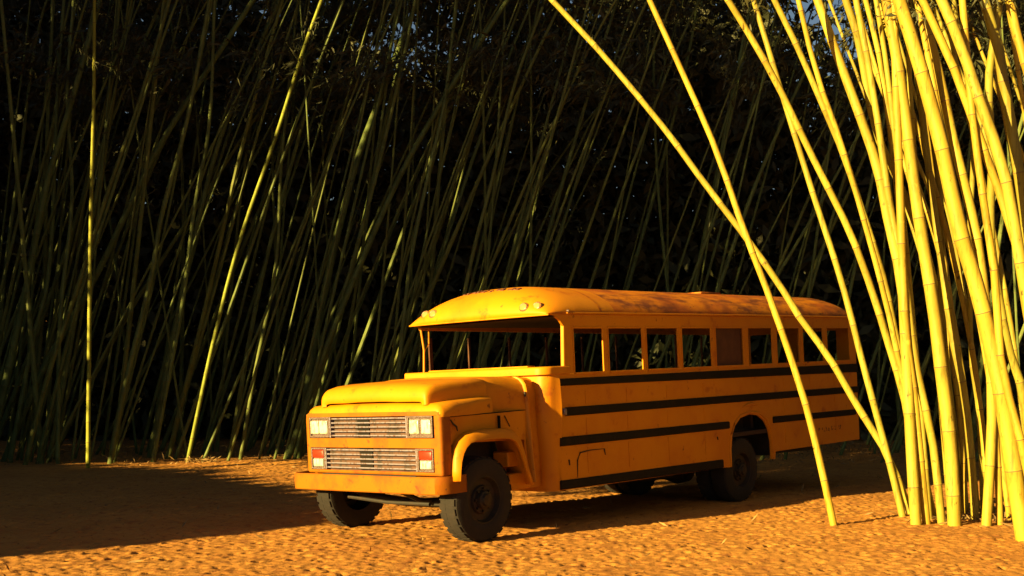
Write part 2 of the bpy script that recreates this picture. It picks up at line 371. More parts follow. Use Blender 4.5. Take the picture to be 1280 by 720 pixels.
q.loft([crown_row(-.575,1.64,.82), crown_row(-.59,1.665,.86), crown_row(-.592,1.70,.885), crown_row(-.58,1.75,.90), crown_row(-.55,1.795,.905), crown_row(-.50,1.825,.91), crown_row(-.42,1.845,.915), crown_row(-.2,1.865,.92), crown_row(.1,1.875,.925), crown_row(.34,1.878,.93), crown_row(.40,1.87,.92)])
q.build('hood_scoop', paint, bus, smooth=60)
# neck between hood and cowl with its flange
def neck_row(u, half, top, side_w, sh):
    r = [(-half, side_w), (-half, top-.34), (-half+.004, top-.20), (-half+.03, top-.11), (-half+sh*.45, top-.045), (-half+sh, top-.015), (-half+sh*1.9, top)]
    return [(u, VC+a, b) for a, b in r] + [(u, VC+x, top+.01) for x in (-.3, 0, .3)] + [(u, VC-a, b) for a, b in r[::-1]]
q = MB(T)
q.loft([neck_row(.34,.925,1.845,1.44,.14), neck_row(.355,.945,1.878,1.44,.15), neck_row(.40,.952,1.89,1.44,.15), neck_row(.60,.958,1.885,1.44,.16), neck_row(.90,.968,1.875,1.44,.17), neck_row(1.06,.985,1.872,1.44,.17)])
q.build('hood_rear_section', paint, bus, smooth=50)
# engine side below the seam, both sides, and the flange running down to the fender
for s, vs in ((-1, VC-1.095), (1, VC+1.095)):
    q = MB(T); v_in = vs-s*.03
    q.loft([[(-.585,vs+s*.02,1.14),(-.585,vs+s*.02,1.452)],[(.0,vs-s*.02,1.14),(.0,vs-s*.02,1.452)],[(1.06,VC+s*1.0,1.10),(1.06,VC+s*.985,1.452)]]); q.build('engine_side', paint, bus, bevel=.006)
    q = MB(T); fl = [(1.05,.86,1.868),(1.06,.93,1.835),(1.07,.965,1.77),(1.075,.985,1.66),(1.08,.995,1.45),(1.06,1.03,1.15),(1.0,1.10,.85),(.93,1.18,.60)]
    secs = []
    for (u, h, w) in fl:
        v = VC+s*h
        secs.append([(u-.035, v-s*.05, w), (u-.03, v+s*.002, w), (u-.01, v+s*.022, w), (u+.015, v+s*.012, w), (u+.03, v-s*.05, w)])
    q.loft(secs, cap=True); q.build('cowl_flange', paint, bus, smooth=50)
q = MB(T); q.loft([neck_row(1.06,.93,1.855,.5,.15), neck_row(1.36,.93,1.86,.5,.15)]); q.build('cowl_neck', paint, bus, smooth=50)
q = MB(T); q.tube([(-.56,-.030,1.456),(.0,.020,1.456),(1.05,.122,1.456)], .007, 6); q.build('hood_seam', black_rail, bus)
q = MB(T); q.box((.47,.03,1.27),(.485,.07,1.42)); q.tube([(.60,.065,1.41),(.70,.078,1.28)], .006, 6); q.build('panel_joint', black_rail, bus)
q = MB(T); q.tube([(-.40,-.012,1.42),(-.36,-.016,1.37),(-.31,-.014,1.34),(-.29,-.008,1.29)], [.006,.011,.011,.006], 8); q.build('hood_latch', dark_metal, bus)
q = MB(T); q.tube([(1.03,.105,1.68),(1.03,.10,1.62)], .012, 8); q.build('hood_latch', rim_metal, bus)

# fenders ------------------------------------------------------------
outer = [(-.46,.74),(-.455,.86),(-.44,.98),(-.405,1.09),(-.345,1.18),(-.25,1.245),(-.12,1.275),(.1,1.285),(.35,1.28),(.52,1.262),(.63,1.215),(.71,1.12),(.77,.95),(.83,.76),(.90,.58)]
inner = [(-.415,.74),(-.405,.85),(-.385,.95),(-.345,1.04),(-.295,1.10),(-.225,1.145),(-.12,1.165),(.1,1.165),(.33,1.16),(.46,1.145),(.545,1.105),(.61,1.02),(.665,.90),(.725,.74),(.80,.58)]
for s in (0, 1):
    q = MB(T); f = (lambda v: v) if s == 0 else (lambda v: 2*VC-v)
    cs = []
    for (ou, ow), (iu, iw) in zip(outer, inner):
        m = lambda a: (ou+(iu-ou)*a, ow+(iw-ow)*a)
        rows = [(.34, -.10), (.12, -.04), (.03, .0), (-.045, .02), (-.085, .07), (-.105, .18), (-.128, .5), (-.148, .88), (-.150, .97), (-.140, 1.0), (-.10, 1.0)]
        cs.append([(m(a)[0], f(v), m(a)[1]) for v, a in rows])
    q.loft(cs); o = q.build('fender', paint, bus, smooth=60)
    sd = o.modifiers.new('solid', 'SOLIDIFY'); sd.thickness = .012
# inner guards behind the front wheels
for v0, v1 in ((.36, .40), (1.80, 1.84)):
    q = MB(T); q.box((-.45, v0, .62), (.95, v1, 1.2)); q.build('inner_guard', dark_metal, bus)
q = MB(T); q.box((.60,.03,.52),(.98,.30,.72)); q.box((.62,.06,.80),(.90,.3,.98)); q.build('step_box', paint, bus, bevel=.015)

# nose: grille face ---------------------------------------------------
UF = -.60
q = MB(T)
outl = []
v0, v1, w0, w1, r = -.045, 2.27, .80, 1.54, .07
for cx, cw, a0 in ((v1-r, w1-r, 0), (v0+r, w1-r, 90), (v0+.03, w0+.03, 180), (v1-.03, w0+.03, 270)):
    rr = r if cw > 1 else .03
    for a in range(a0, a0+91, 18): outl.append((cx+rr*math.cos(R(a)), cw+rr*math.sin(R(a))))
def scale_o(k, du): return [(UF+du, 1.11+(v-1.11)*(1-k/1.15), 1.17+(w-1.17)*(1-k/.37)) for v, w in outl]
q.loft([scale_o(0,.16), scale_o(0,.035), scale_o(.006,.015), scale_o(.018,.002), scale_o(.035,0)], closed=True)
# face panel with two recessed openings
a0 = .035/1.15; IV0, IV1 = 1.11+(v0-1.11)*(1-a0), 1.11+(v1-1.11)*(1-a0)
IW0, IW1 = 1.17+(w0-1.17)*(1-.035/.37), 1.17+(w1-1.17)*(1-.035/.37)
OP = [(.05, 2.20, 1.225, 1.485), (.07, 2.19, .845, 1.115)]
for (a, b, c, d) in ((IV0-.01,IV1+.01,IW1-.025,IW1+.01),(IV0-.01,IV1+.01,1.115,1.225),(IV0-.01,IV1+.01,IW0-.01,.845)): q.box((UF+.0015, a, c), (UF+.03, b, d))
for (a, b, c, d) in OP: q.box((UF+.0015, IV0-.01, c), (UF+.03, a, d)); q.box((UF+.0015, b, c), (UF+.03, IV1+.01, d))
grille = q.build('grille_panel', paint_front, bus, smooth=50)
q = MB(T)
for (a, b, c, d) in OP: q.box((UF+.055, a-.02, c-.02), (UF+.07, b+.02, d+.02))
q.box((UF+.040, 1.16, 1.232), (UF+.054, 1.36, 1.478), 1); q.box((UF+.040, 1.12, .852), (UF+.054, 1.34, 1.108), 1); q.build('grille_backing', [grille_dark, black_rail], grille)
q = MB(T)
for (a, b, c, d), (x0, x1) in zip(OP, ((.50, 1.80), (.36, 1.90))):
    n = 5
    for k in range(n):
        w = c+.030+(d-c-.06)*k/(n-1)
        secs = [[(UF+.012, v, w-.009), (UF+.006, v, w-.002), (UF+.010, v, w+.009), (UF+.045, v, w+.006), (UF+.045, v, w-.006)] for v in (x0, x1)]
        q.loft(secs, closed=True, cap=True)
    for x in (x0-.02, x1): q.box((UF-.002, x, c+.008), (UF+.05, x+.022, d-.008))
q.build('grille_slats', chrome, grille, smooth=30)
# lamp housings, head lamps and side lamps
for (a, b, c, d, nm) in ((.075,.475,1.232,1.478,0),(1.825,2.185,1.232,1.478,0),(.08,.335,.85,1.11,1),(1.925,2.18,.85,1.11,1)):
    q = MB(T); t = .022
    q.box((UF+.012,a,c),(UF+.045,b,d)); q.box((UF-.006,a,c),(UF+.03,a+t,d)); q.box((UF-.006,b-t,c),(UF+.03,b,d)); q.box((UF-.006,a+t,d-t),(UF+.03,b-t,d)); q.box((UF-.006,a+t,c),(UF+.03,b-t,c+t))
    q.build('lamp_housing', pit, grille, bevel=.004)
def lens(nm, a, b, c, d, m_, parent=grille):
    q = MB(T); secs = []
    for du, k in ((.02, 0), (.004, .0), (-.006, .012), (-.010, .03), (-.013, .05)):
        secs.append([(UF+du, x, y) for x, y in ((a+k*.6,c+k*.6),(b-k*.6,c+k*.6),(b-k*.6,d-k*.6),(a+k*.6,d-k*.6))])
    q.loft(secs, closed=True, cap=True); return q.build(nm, m_, parent, smooth=60, bevel=.003)
for a in (.105, .295, 1.86, 2.02): lens('headlight', a, a+.15, 1.275, 1.435, lens_white)
for a in (.11, 1.955): lens('turn_signal', a, a+.20, .985, 1.085, lens_orange); lens('side_light', a+.01, a+.19, .88, .975, lens_white)

# bumper ----------------------------------------------------------------
q = MB(T)
bp = [(-.25,-.07),(-.50,-.06),(-.60,-.035),(-.66,.02),(-.672,.10),(-.68,1.2),(-.672,2.36),(-.65,2.46),(-.60,2.51),(-.30,2.53)]
bi = [(u+(.05 if 2 < i < 8 else .0), v+(.04 if i < 4 else -.04 if i > 6 else 0)) for i, (u, v) in enumerate(bp)]
secs = []
for (u, v), (u2, v2) in zip(bp, bi):
    secs.append([(u2,v2,.60),(u+.01,v,.603),(u,v,.615),(u-.004,v,.70),(u,v,.785),(u+.012,v,.80),(u2,v2,.803)])
q.loft(secs, cap=True); bumper = q.build('bumper', paint_front, bus, smooth=35)
sd = bumper.modifiers.new('solid', 'SOLIDIFY'); sd.thickness = .008
q = MB(T); q.box((-.672,.3,.80),(-.5,1.9,.808)); q.box((-.60,-.02,.66),(-.30,.02,.78)); q.build('bumper_bracket', dark_metal, bumper)
q = MB(T); q.tube([(-.676,1.27,.79),(-.677,1.275,.72)], [.006,.002], 6); q.build('crack', mat('crack_rust', (.12,.04,.015), .9), bumper)

# chassis (level, on the wheels) -----------------------------------------
q = MB()
for v in (.75, 1.65): q.box((-.45, v, .56), (3.5, v+.09, .72))
q.box((3.4,.75,.6),(9.8,.84,.80)); q.box((3.4,1.65,.6),(9.8,1.74,.80)); q.box((-.42,.75,.58),(-.34,1.74,.70)); q.build('chassis_rail', dark_metal, bus)
q = MB(); q.tube([(0.02,.25,.49),(.02,.6,.40),(.02,1.2,.38),(.02,1.8,.40),(.02,2.15,.49)], .055, 10); q.tube([(-.30,.5,.42),(-.32,1.2,.40),(-.30,1.9,.42)], .022, 8); q.tube([(-.5,.75,.56),(-.2,.75,.44),(.1,.75,.43),(.5,.75,.52)], .03, 6); q.build('axle', dark_metal, bus)
q = MB(); q.tube([(5.94,.3,.49),(5.94,2.1,.49)], .075, 10); q.lathe_v([(.95,.05),(1.0,.20),(1.2,.25),(1.4,.20),(1.45,.05)], 20, 5.94, .46); q.tube([(1.2,1.2,.62),(5.8,1.2,.50)], .05, 8); q.build('axle', dark_metal, bus)
q = MB(); secs = []
for u in (4.10,4.12,5.0,5.02):
    k = .9 if u in (4.10,5.02) else 1
    secs.append([(u, .95+.40*k*math.cos(2*math.pi*a/20), .56+.21*k*math.sin(2*math.pi*a/20)) for a in range(20)])
q.loft(secs, closed=True, cap=True); q.build('fuel_tank', dark_metal, bus)
q = MB(); q.tube([(1.3,1.9,.50),(2.2,1.9,.48),(2.3,1.9,.48)], .09, 12); q.tube([(2.3,1.9,.48),(5,1.8,.55)], .035, 8); q.box((1.95,.35,.42),(2.03,.42,.62)); q.build('exhaust_pipe', dark_metal, bus)
for a_, b_ in (((7.0,.05,.42),(7.03,BW-.05,.86)),((5.5,.3,.86),(7.0,2.1,.9)),((-.5,.4,.62),(-.46,1.8,.85))): q = MB(T); q.box(a_, b_); q.build('splash_guard', dark_metal, bus)

for a_, b_ in (((5.35,.36,.80),(7.1,.40,1.30)),((5.35,.04,1.20),(7.1,.36,1.24)),((6.98,.04,.50),(7.02,.36,1.2))): q = MB(T); q.box(a_, b_); q.build('wheel_well', dark_metal, bus)

# wheels -----------------------------------------------------------------
def make_wheel(u, v, side, r=.49, wd=.25):
    """side -1: outer face towards -v"""
    wh = empty('wheel', (u, v, r-.008), parent=bus)
    s = side; q = MB()
    prof = [(0-s*.0, .27), (s*.012, .285), (s*.016, .34), (s*.012, .42), (0, .463), (-s*.025, r-.008), (-s*.05, r)]
    prof += [(-s*(wd-.05), r), (-s*(wd-.025), r-.008), (-s*wd, .463), (-s*(wd+.012), .42), (-s*(wd+.01), .34), (-s*wd, .27)]
    q.lathe_v(prof, 56)
    for k in range(28):     # tread blocks
        a = 2*math.pi*k/28
        for v_, o_ in ((-s*.055, 0), (-s*(wd-.055), .5)):
            a2 = a+o_*2*math.pi/28
            c = [(math.cos(a2+d)*rr, v_+e*.045, math.sin(a2+d)*rr) for rr in (r-.006, r+.003) for d, e in ((-.075,-1),(.075,-1),(.075,1),(-.075,1))]
            q.add(c, [(3,2,1,0),(4,5,6,7),(0,1,5,4),(1,2,6,5),(2,3,7,6),(3,0,4,7)])
    q.build('tyre', rubber, wh, smooth=35)
    q = MB(); q.lathe_v([(-s*.03,.27),(s*.004,.275),(s*.006,.262),(-s*.02,.25),(-s*.05,.235),(-s*.055,.17),(-s*.03,.155),(-s*.03,.11),(s*.02,.10),(s*.03,.075),(s*.055,.065),(s*.06,.001)], 36)
    q.build('rim', rim_metal, wh, smooth=35)
    for k in range(8):
        a = 2*math.pi*k/8; q = MB(); q.lathe_v([(-s*.03,.014),(s*.0,.014),(s*.002,.001)], 6, .132*math.cos(a), .132*math.sin(a)); q.build('wheel_nut', rim_metal, wh)
    return wh
make_wheel(.05, -.03, -1); make_wheel(.05, 2.36, 1)
make_wheel(5.94, .05, -1); make_wheel(5.94, .35, -1, wd=.22); make_wheel(5.94, 2.40, 1); make_wheel(5.94, 2.10, 1, wd=.22)

# ------------------------------------------------------------------ bamboo
def bamboo_mat(name, col, dark, node=False):
    m = mat0(name, col, dark); nt = m.node_tree; b = nt.nodes['Principled BSDF']; l = b.inputs['Base Color'].links[0]; src = l.from_socket
    oi = nt.nodes.new('ShaderNodeObjectInfo'); mx = nt.nodes.new('ShaderNodeMix'); mx.data_type = 'RGBA'; mx.blend_type = 'MULTIPLY'; mx.inputs['Factor'].default_value = 1
    cr = nt.nodes.new('ShaderNodeValToRGB'); e = cr.color_ramp.elements
    e[0].color = (.66, .78, .8, 1); e[1].color = (1, .93, .7, 1); n_ = cr.color_ramp.elements.new(.5); n_.color = (.95, 1, 1, 1)
    nt.links.new(oi.outputs['Random'], cr.inputs['Fac']); nt.links.new(src, mx.inputs['A']); nt.links.new(cr.outputs['Color'], mx.inputs['B']); nt.links.new(mx.outputs['Result'], b.inputs['Base Color'])
    return m
def mat0(name, col, dark):
    return mat(name, col, .6, spec=.18 if 'green' in name else .3, bump=(14, .2, .01), noise=[(2.2, .42, .66, dark, 5, (1, 1, .35)), (22, .52, .70, tuple(c*.62 for c in dark), 6, (1, 1, .12)), (14, .64, .70, tuple(c*.30 for c in dark), 5, (1, 1, .5)), (5, .66, .74, tuple(min(c*1.15, 1) for c in col), 3, S1)])
culm_y = bamboo_mat('yellow_bamboo_skin', (.36, .27, .035), (.27, .185, .020))
culm_g = bamboo_mat('green_bamboo_skin', (.125, .155, .045), (.075, .095, .026))
culm_l = bamboo_mat('gold_green_bamboo_skin', (.24, .26, .035), (.17, .18, .022))
node_d = mat('bamboo_node_scar', (.13, .075, .02), .8)
node_g = mat('green_bamboo_node_scar', (.10, .09, .03), .8)
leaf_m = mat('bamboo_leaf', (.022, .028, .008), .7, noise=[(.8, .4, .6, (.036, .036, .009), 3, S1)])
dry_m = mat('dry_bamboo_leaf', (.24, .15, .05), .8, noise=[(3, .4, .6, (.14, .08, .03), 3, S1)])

def spline(P, n=7):
    P = [Vector(p) for p in P]; out = []
    for i in range(len(P)-1):
        a = P[max(i-1, 0)]; b = P[i]; c = P[i+1]; d = P[min(i+2, len(P)-1)]
        for k in range(n):
            t = k/n
            out.append(.5*((2*b)+(c-a)*t+(2*a-5*b+4*c-d)*t*t+(-a+3*b-3*c+d)*t**3))
    out.append(P[-1]); return out

def culm_mesh(path, r0, r1, seg=10, inter=.38, rnd=random):
    P = spline(path); L_ = [0]
    for i in range(1, len(P)): L_.append(L_[-1]+(P[i]-P[i-1]).length)
    tot = L_[-1]
    def pt(s):
        s = min(max(s, 0), tot)
        lo = 0
        for i in range(1, len(L_)):
            if L_[i] >= s: lo = i-1; break
        k = (s-L_[lo])/max(L_[lo+1]-L_[lo], 1e-6); return P[lo].lerp(P[lo+1], k)
    ss, kinds = [0], [0]; s = inter*rnd.uniform(.3, 1)
    while s < tot-.1:
        r = r0+(r1-r0)*s/tot
        for d, kk in ((-.5*inter, 0), (-.018, 0), (-.007, 1), (.004, 1), (.016, 0)):
            if s+d > ss[-1]+1e-4: ss.append(s+d); kinds.append(kk)
        s += inter*rnd.uniform(.85, 1.12)*(1 if r > .03 else .8)
    ss.append(tot); kinds.append(0)
    secs = []; fm = []
    for i, s in enumerate(ss):
        p = pt(s); t = (pt(s+.05)-pt(s-.05)).normalized()
        a = t.cross(Vector((0, 1, 0))).normalized(); b = t.cross(a)
        r = (r0+(r1-r0)*(s/tot)**1.1)*(1.0 if kinds[i] == 0 else 1.0+.0025/max(r0*.8, .01))
        if i and kinds[i] == 0 and kinds[i-1] == 0 and s-ss[i-1] > .05: r *= .985
        secs.append([tuple(p+a*math.cos(2*math.pi*k/seg)*r+b*math.sin(2*math.pi*k/seg)*r) for k in range(seg)])
    q = MB(); q.loft(secs, closed=True, cap=True)
    n = 0
    for i in range(len(ss)-1):
        for j in range(seg): q.m[n] = 1 if kinds[i] == 1 and kinds[i+1] == 1 else 0; n += 1
    return q, pt, tot

def leaf_spray(q, p, d, n, ln, rnd, mi=0):
    """a twig from p along d with n drooping narrow leaves"""
    d = Vector(d).normalized(); L_ = ln*(1+n*.12); e = Vector(p)+d*L_
    q.tube([tuple(p), tuple(Vector(p).lerp(e, .5)+Vector((0,0,.03))), tuple(e)], [.006,.004,.002], 4, mi)
    for k in range(n):
        b = Vector(p).lerp(e, .3+.7*k/max(n-1, 1)); a = Vector((rnd.uniform(-1,1), rnd.uniform(-1,1), rnd.uniform(-1.1,.1))).normalized()
        s = a.cross(Vector((rnd.random(), rnd.random(), rnd.random()))).normalized(); l = ln*rnd.uniform(.6,1.1)*.6; w = l*.11
        q.add([tuple(b), tuple(b+a*l*.4+s*w), tuple(b+a*l+Vector((0,0,-.03))), tuple(b+a*l*.4-s*w)], [(0,1,2,3)], mi+0)

# big lit culms in the clump on the right: (photo points from base up, width px base/top, lean in depth, label)
RIGHT = [
 ([(1042,656),(1021,560),(1000,482),(960,366),(930,288),(895,187),(855,95),(812,0)], 12.5, 9, .3, 'single slender yellow culm leaning left, its foot standing alone in front of the bus tail'),
 ([(1138,642),(1124,603),(1102,555),(1072,508),(1036,446),(1005,405),(975,357),(935,300),(880,228),(830,160),(755,70),(690,0)], 13, 9, .4, 'longest arching yellow culm, leaning farthest left across the bus roof'),
 ([(1128,645),(1111,575),(1080,460),(1052,352),(1015,238),(976,112),(942,0)], 12, 9, .5, 'yellow culm at the left edge of the clump, just right of the bus tail'),
 ([(1150,640),(1134,515),(1110,428),(1087,355),(1060,285),(1015,195),(975,112),(945,57),(910,0)], 13, 10, -.9, 'yellow culm leaning left that crosses another one high above the bus tail'),
 ([(1164,640),(1146,550),(1127,455),(1105,350),(1080,270),(1055,195),(1030,135),(995,55),(968,0)], 12, 9, -1.0, 'slightly curved yellow culm with dark scar near its top, left part of the clump'),
 ([(1145,655),(1140,580),(1133,450),(1127,353),(1112,285),(1096,207),(1065,118),(1045,65),(1022,0)], 19, 13, 0, 'stout yellow culm at the front left of the clump, bending left in its upper half'),
 ([(1198,642),(1186,540),(1165,350),(1140,268),(1117,214),(1103,187),(1088,135),(1073,50),(1057,0)], 13, 13, -1.2, 'yellow culm kinked above a node, sky showing beside its top'),
 ([(1158,654),(1143,500),(1131,400),(1124,215),(1120,100),(1117,0)], 14, 15, -.3, 'nearly vertical yellow culm with clear dark nodes among the leaning ones'),
 ([(1281,676),(1263,560),(1246,460),(1217,345),(1197,280),(1182,205),(1160,118),(1143,60),(1124,0)], 30, 19, 0, 'thickest bright yellow culm, crossing the clump from its right foot to upper left'),
 ([(1193,656),(1188,560),(1176,460),(1167,387),(1153,300),(1141,220),(1127,110),(1108,0)], 23, 15, -.1, 'thick yellow culm with its foot at the front middle of the clump'),
 ([(1233,657),(1240,527),(1237,440),(1226,330),(1211,250),(1195,190),(1170,77),(1148,0)], 17, 19, .0, 'culm with a short straight foot and a ringed joint below its wide leaning shaft'),
 ([(1322,690),(1303,500),(1284,380),(1271,300),(1258,227),(1240,167),(1220,113),(1200,53),(1177,0)], 21, 17, 0, 'thick yellow culm leaving the right edge low and leaning to the upper left'),
 ([(1335,682),(1300,430),(1275,322),(1247,233),(1232,193),(1210,133),(1193,87),(1173,43),(1153,0)], 16, 12, -.4, 'yellow culm running close under its thicker parallel neighbour at the right edge'),
 ([(1318,676),(1296,400),(1284,290),(1275,227),(1266,167),(1256,113),(1246,50),(1230,0)], 20, 17, .0, 'upright thick yellow culm with a dark node, upper right corner'),
 ([(1303,684),(1278,560),(1252,455),(1244,350),(1230,255),(1215,140),(1203,0)], 14, 11, -.3, 'yellow culm rising from the lower right edge behind the thickest one'),
 ([(1177,654),(1167,560),(1152,490),(1142,440),(1130,345),(1112,255),(1097,150),(1080,50),(1070,0)], 14, 9, -.2, 'medium yellow culm right behind the stout one at the front left'),
 ([(1219,650),(1213,560),(1205,490),(1191,425),(1178,335),(1164,235),(1150,120),(1138,0)], 13, 11, -.2, 'medium yellow culm with its foot in the gap right of the thick middle one'),
 ([(1250,656),(1246,560),(1238,470),(1228,400),(1215,320),(1192,235),(1175,150),(1158,60),(1146,0)], 12, 9, -.3, 'slim yellow culm with its foot just right of the short ringed foot'),
 ([(1202,640),(1178,400),(1176,260),(1160,130),(1135,0)], 12, 9, -1.2, 'thin yellow culm, almost upright in the middle of the clump, partly hidden'),
 ([(1229,642),(1224,520),(1214,440),(1212,300),(1216,160),(1192,0)], 9, 8, -1.4, 'thin shaded culm weaving between the thick ones right of centre'),
 ([(1300,650),(1280,500),(1262,440),(1248,370),(1238,290),(1240,200),(1236,100),(1250,0)], 15, 12, -1.2, 'upright culm half in shade behind the thickest one'),
 ([(1350,690),(1330,400),(1300,150),(1275,60),(1262,0)], 17, 14, 0, 'thick culm showing only in the upper right corner of the view'),
  ([(1168,646),(1130,480),(1108,380),(1079,272),(1049,172),(1020,90),(998,0)], 10, 8, -1.3, 'thin yellow culm pressed against the right side of a curved one at the clump left'),
 ([(1156,648),(1146,500),(1136,400),(1120,225),(1106,115),(1095,50),(1082,0)], 11, 8, -.7, 'slim yellow culm whose top passes just left of the nearly vertical one'),
 ([(1162,648),(1150,500),(1139,380),(1126,240),(1113,120),(1105,60),(1095,0)], 10, 8, -.8, 'slim yellow culm squeezed between its twin and the nearly vertical one'),
 ([(1188,646),(1176,500),(1163,380),(1148,250),(1138,120),(1133,0)], 10, 8, -.8, 'slim yellow culm close along the right side of the nearly vertical one'),
 ([(1262,650),(1250,560),(1224,400),(1196,270),(1168,150),(1137,50),(1120,0)], 10, 8, -.7, 'slender yellow culm half hidden under the left flank of the thickest one'),
]
def add_culm(pts, wb, wt, lean, label, group, m, nm, cat='bamboo', Y0=None, hidden_top=330, seg=12, leaves=0, inter=.95, rnd=random.Random(5), wk=.74):
    Yb = Y0 or 1490*1.85/(pts[0][1]-475)
    n = len(pts); path = []
    H0 = pts[0][1]
    for (x, y) in pts:
        k = (H0-y)/H0; path.append(Vector(at(x, y, Yb+lean*k)))
    d = (path[-1]-path[-2]); up = path[-1]+d.normalized()*3.2; path += [up, up+Vector((d.normalized().x*2.6, .1, 2.2))]
    path[0] = path[0]-(path[1]-path[0]).normalized()*.12
    base = Vector((path[0].x, path[0].y, 0)); path = [p-base for p in path]
    q, pt, tot = culm_mesh(path, wb*wk/2/1490*Yb, wt*wk/2/1490*Yb*.8, seg, inter, rnd)
    has = leaves or lean is None
    o = q.build(nm, m, smooth=50, loc=tuple(base)) if not leaves else None
    if leaves:
        o = q.build(nm, m, smooth=50, loc=tuple(base))
        for k in range(leaves):
            s = tot*rnd.uniform(.52, .97); p = pt(s); lq = MB()
            for z in range(7): leaf_spray(lq, p, (rnd.uniform(-1,1), rnd.uniform(-1,1), rnd.uniform(-.3,.8)), 7, .30, rnd)
            lq.build('leafy_branch', leaf_m, o, smooth=0)
    tag(o, label, cat, group); return o
for i, (pts, wb, wt, lean, lab) in enumerate(RIGHT):
    add_culm(pts, wb, wt, lean, lab, 'sunlit bamboo clump beside the bus', [culm_y, node_d], 'bamboo_culm', leaves=3 if i not in (0, 1, 2, 22, 23, 24) else 0)
rr = random.Random(21)
BACK_R = 'yellow culm packed at the back of the sunlit clump, mostly hidden by thicker ones'
for k in range(18):
    x0 = rr.uniform(1165, 1430); y0 = rr.uniform(630, 648); ln = rr.uniform(50, 190); w = rr.uniform(5.5, 11)
    pts = [(x0, y0), (x0-ln*.12, y0*.72), (x0-ln*.4+rr.uniform(-8, 8), y0*.42), (x0-ln, 0)]
    add_culm(pts, w, w*.75, rr.uniform(-.6, .3), BACK_R, 'culms at the back of the sunlit clump', [culm_y, node_d], 'bamboo_culm', seg=10, leaves=4 if k % 2 else 2, rnd=rr)

# culms along the near edge of the dark grove, one by one
LEFT = [
 ([(110,585),(113,300),(117,130),(118,0)], 8, 5, .2, 'straight vertical golden culm at the far left, standing out in front of the dark grove', culm_l),
 ([(234,579),(266,430),(300,300),(345,170),(380,60),(402,0)], 7, 7, .2, 'long straight culm whose leaning top glows yellow, left of the bus', culm_l),
 ([(191,578),(210,475),(228,380),(243,260),(262,150),(268,0)], 8, 5, .2, 'thin green-gold culm with its foot next to the glowing leaning one', culm_g),
 ([(-14,582),(0,510),(34,355),(60,225),(90,125),(125,0)], 13, 8, .0, 'wide dull green culm rising from the lower left corner and leaning right', culm_g),
 ([(3,582),(50,470),(120,345),(190,200),(245,110),(320,-5)], 12, 9, .3, 'wide dull culm leaning strongly right, crossing most of its neighbours at far left', culm_g),
 ([(186,577),(205,480),(231,350),(270,190),(310,90),(352,-5)], 10, 7, .5, 'green culm leaning right midway between the vertical golden one and the glowing one', culm_g),
 ([(32,579),(60,470),(100,350),(135,240),(175,125),(212,0)], 9, 6, .4, 'knobbly dull culm leaning right behind the vertical golden one', culm_g),
 ([(138,578),(152,500),(188,350),(202,270),(235,145),(262,0)], 10, 6, .5, 'green culm leaning slightly right, just right of the vertical golden one', culm_g),
 ([(358,578),(400,455),(440,355),(500,220),(552,128),(566,105),(634,0)], 11, 8, .2, 'long culm leaning right over the bus hood with a lit yellow tip', culm_g),
 ([(372,575),(388,460),(410,345),(445,205),(480,110),(522,0)], 14, 9, 1.0, 'widest dull green culm behind the front of the bus', culm_g),
 ([(488,577),(510,350),(535,220),(556,125),(570,0)], 8, 5, 1.2, 'slim green culm rising steeply behind the bus hood', culm_g),
 ([(540,577),(585,345),(615,225),(642,110),(676,15),(682,0)], 8, 5, 1.2, 'slim green culm rising behind the windscreen opening and leaning right', culm_g),
 ([(72,580),(75,400),(90,250),(84,120),(92,0)], 8, 5, 1.0, 'upright dull culm between the corner culm and the vertical golden one', culm_g),
 ([(12,580),(40,430),(62,330),(72,110),(80,0)], 9, 5, .8, 'slightly bent dull culm, second from the lower left corner', culm_g),
 ([(300,578),(318,470),(345,330),(352,200),(372,0)], 7, 4, .8, 'thin green culm standing alone right of the glowing leaning one', culm_g),
]
rl = random.Random(3)
for i, (pts, wb, wt, lean, lab, m) in enumerate(LEFT):
    add_culm(pts, wb, wt, lean, lab, 'culms along the front edge of the dark grove', [m, node_g if m is culm_g else node_d], 'bamboo_culm', Y0=28.3 if i == 5 else 25.6+(i % 5)*.35 if i > 2 else None, seg=8, leaves=2, inter=.45, rnd=rl)

# the grove behind: a few curved culms, copied with their leafy branches
protos = []
for k in range(7):
    h = 15; bend = rl.uniform(-.6, 1.4)
    path = [(0,0,-.15), (bend*.05, .1*rl.uniform(-1,1), h*.25), (bend*.25, .2*rl.uniform(-1,1), h*.5), (bend*.7, 0, h*.75), (bend*1.8, 0, h)]
    q, pt, tot = culm_mesh(path, .042, .015, 7, .42, rl)
    protos.append((q, pt, tot))
grove_made = {}
def lab_zone(px):
    return ('dim thin green culm in the dark grove left of the bus' if px < 370 else
            'dim thin culm in the dark grove directly behind the bus' if px < 1070 else
            'dim culm in the dark grove behind the sunlit clump')
def grove_culm(k, x, y, tilt, tilt_d, sc):
    if k not in grove_made:
        q, pt, tot = protos[k]
        o = q.build('bamboo_culm', [culm_g, node_g], smooth=50)
        for b_ in range(3):
            lq = MB(); p = pt(tot*(.6+.17*b_+rl.uniform(-.03, .03)))
            for z in range(8): leaf_spray(lq, p, (rl.uniform(-1,1), rl.uniform(-1,1), rl.uniform(-.1,.7)), 7, .5, rl)
            lq.build('leafy_branch', leaf_m, o, smooth=0)
        grove_made[k] = o
    else:
        src = grove_made[k]; o = src.copy(); C.objects.link(o)
        for ch in list(src.children):
            c = ch.copy(); C.objects.link(c); c.parent = o
    o.location = (x, y, float(base_ground(np.array(x), np.array(y)))); o.rotation_euler = (tilt_d, tilt, 0); o.scale = (sc, sc, 1)
    tag(o, lab_zone(640+x/y*1490), 'bamboo', 'culms standing inside the dark grove')
rg = random.Random(77)
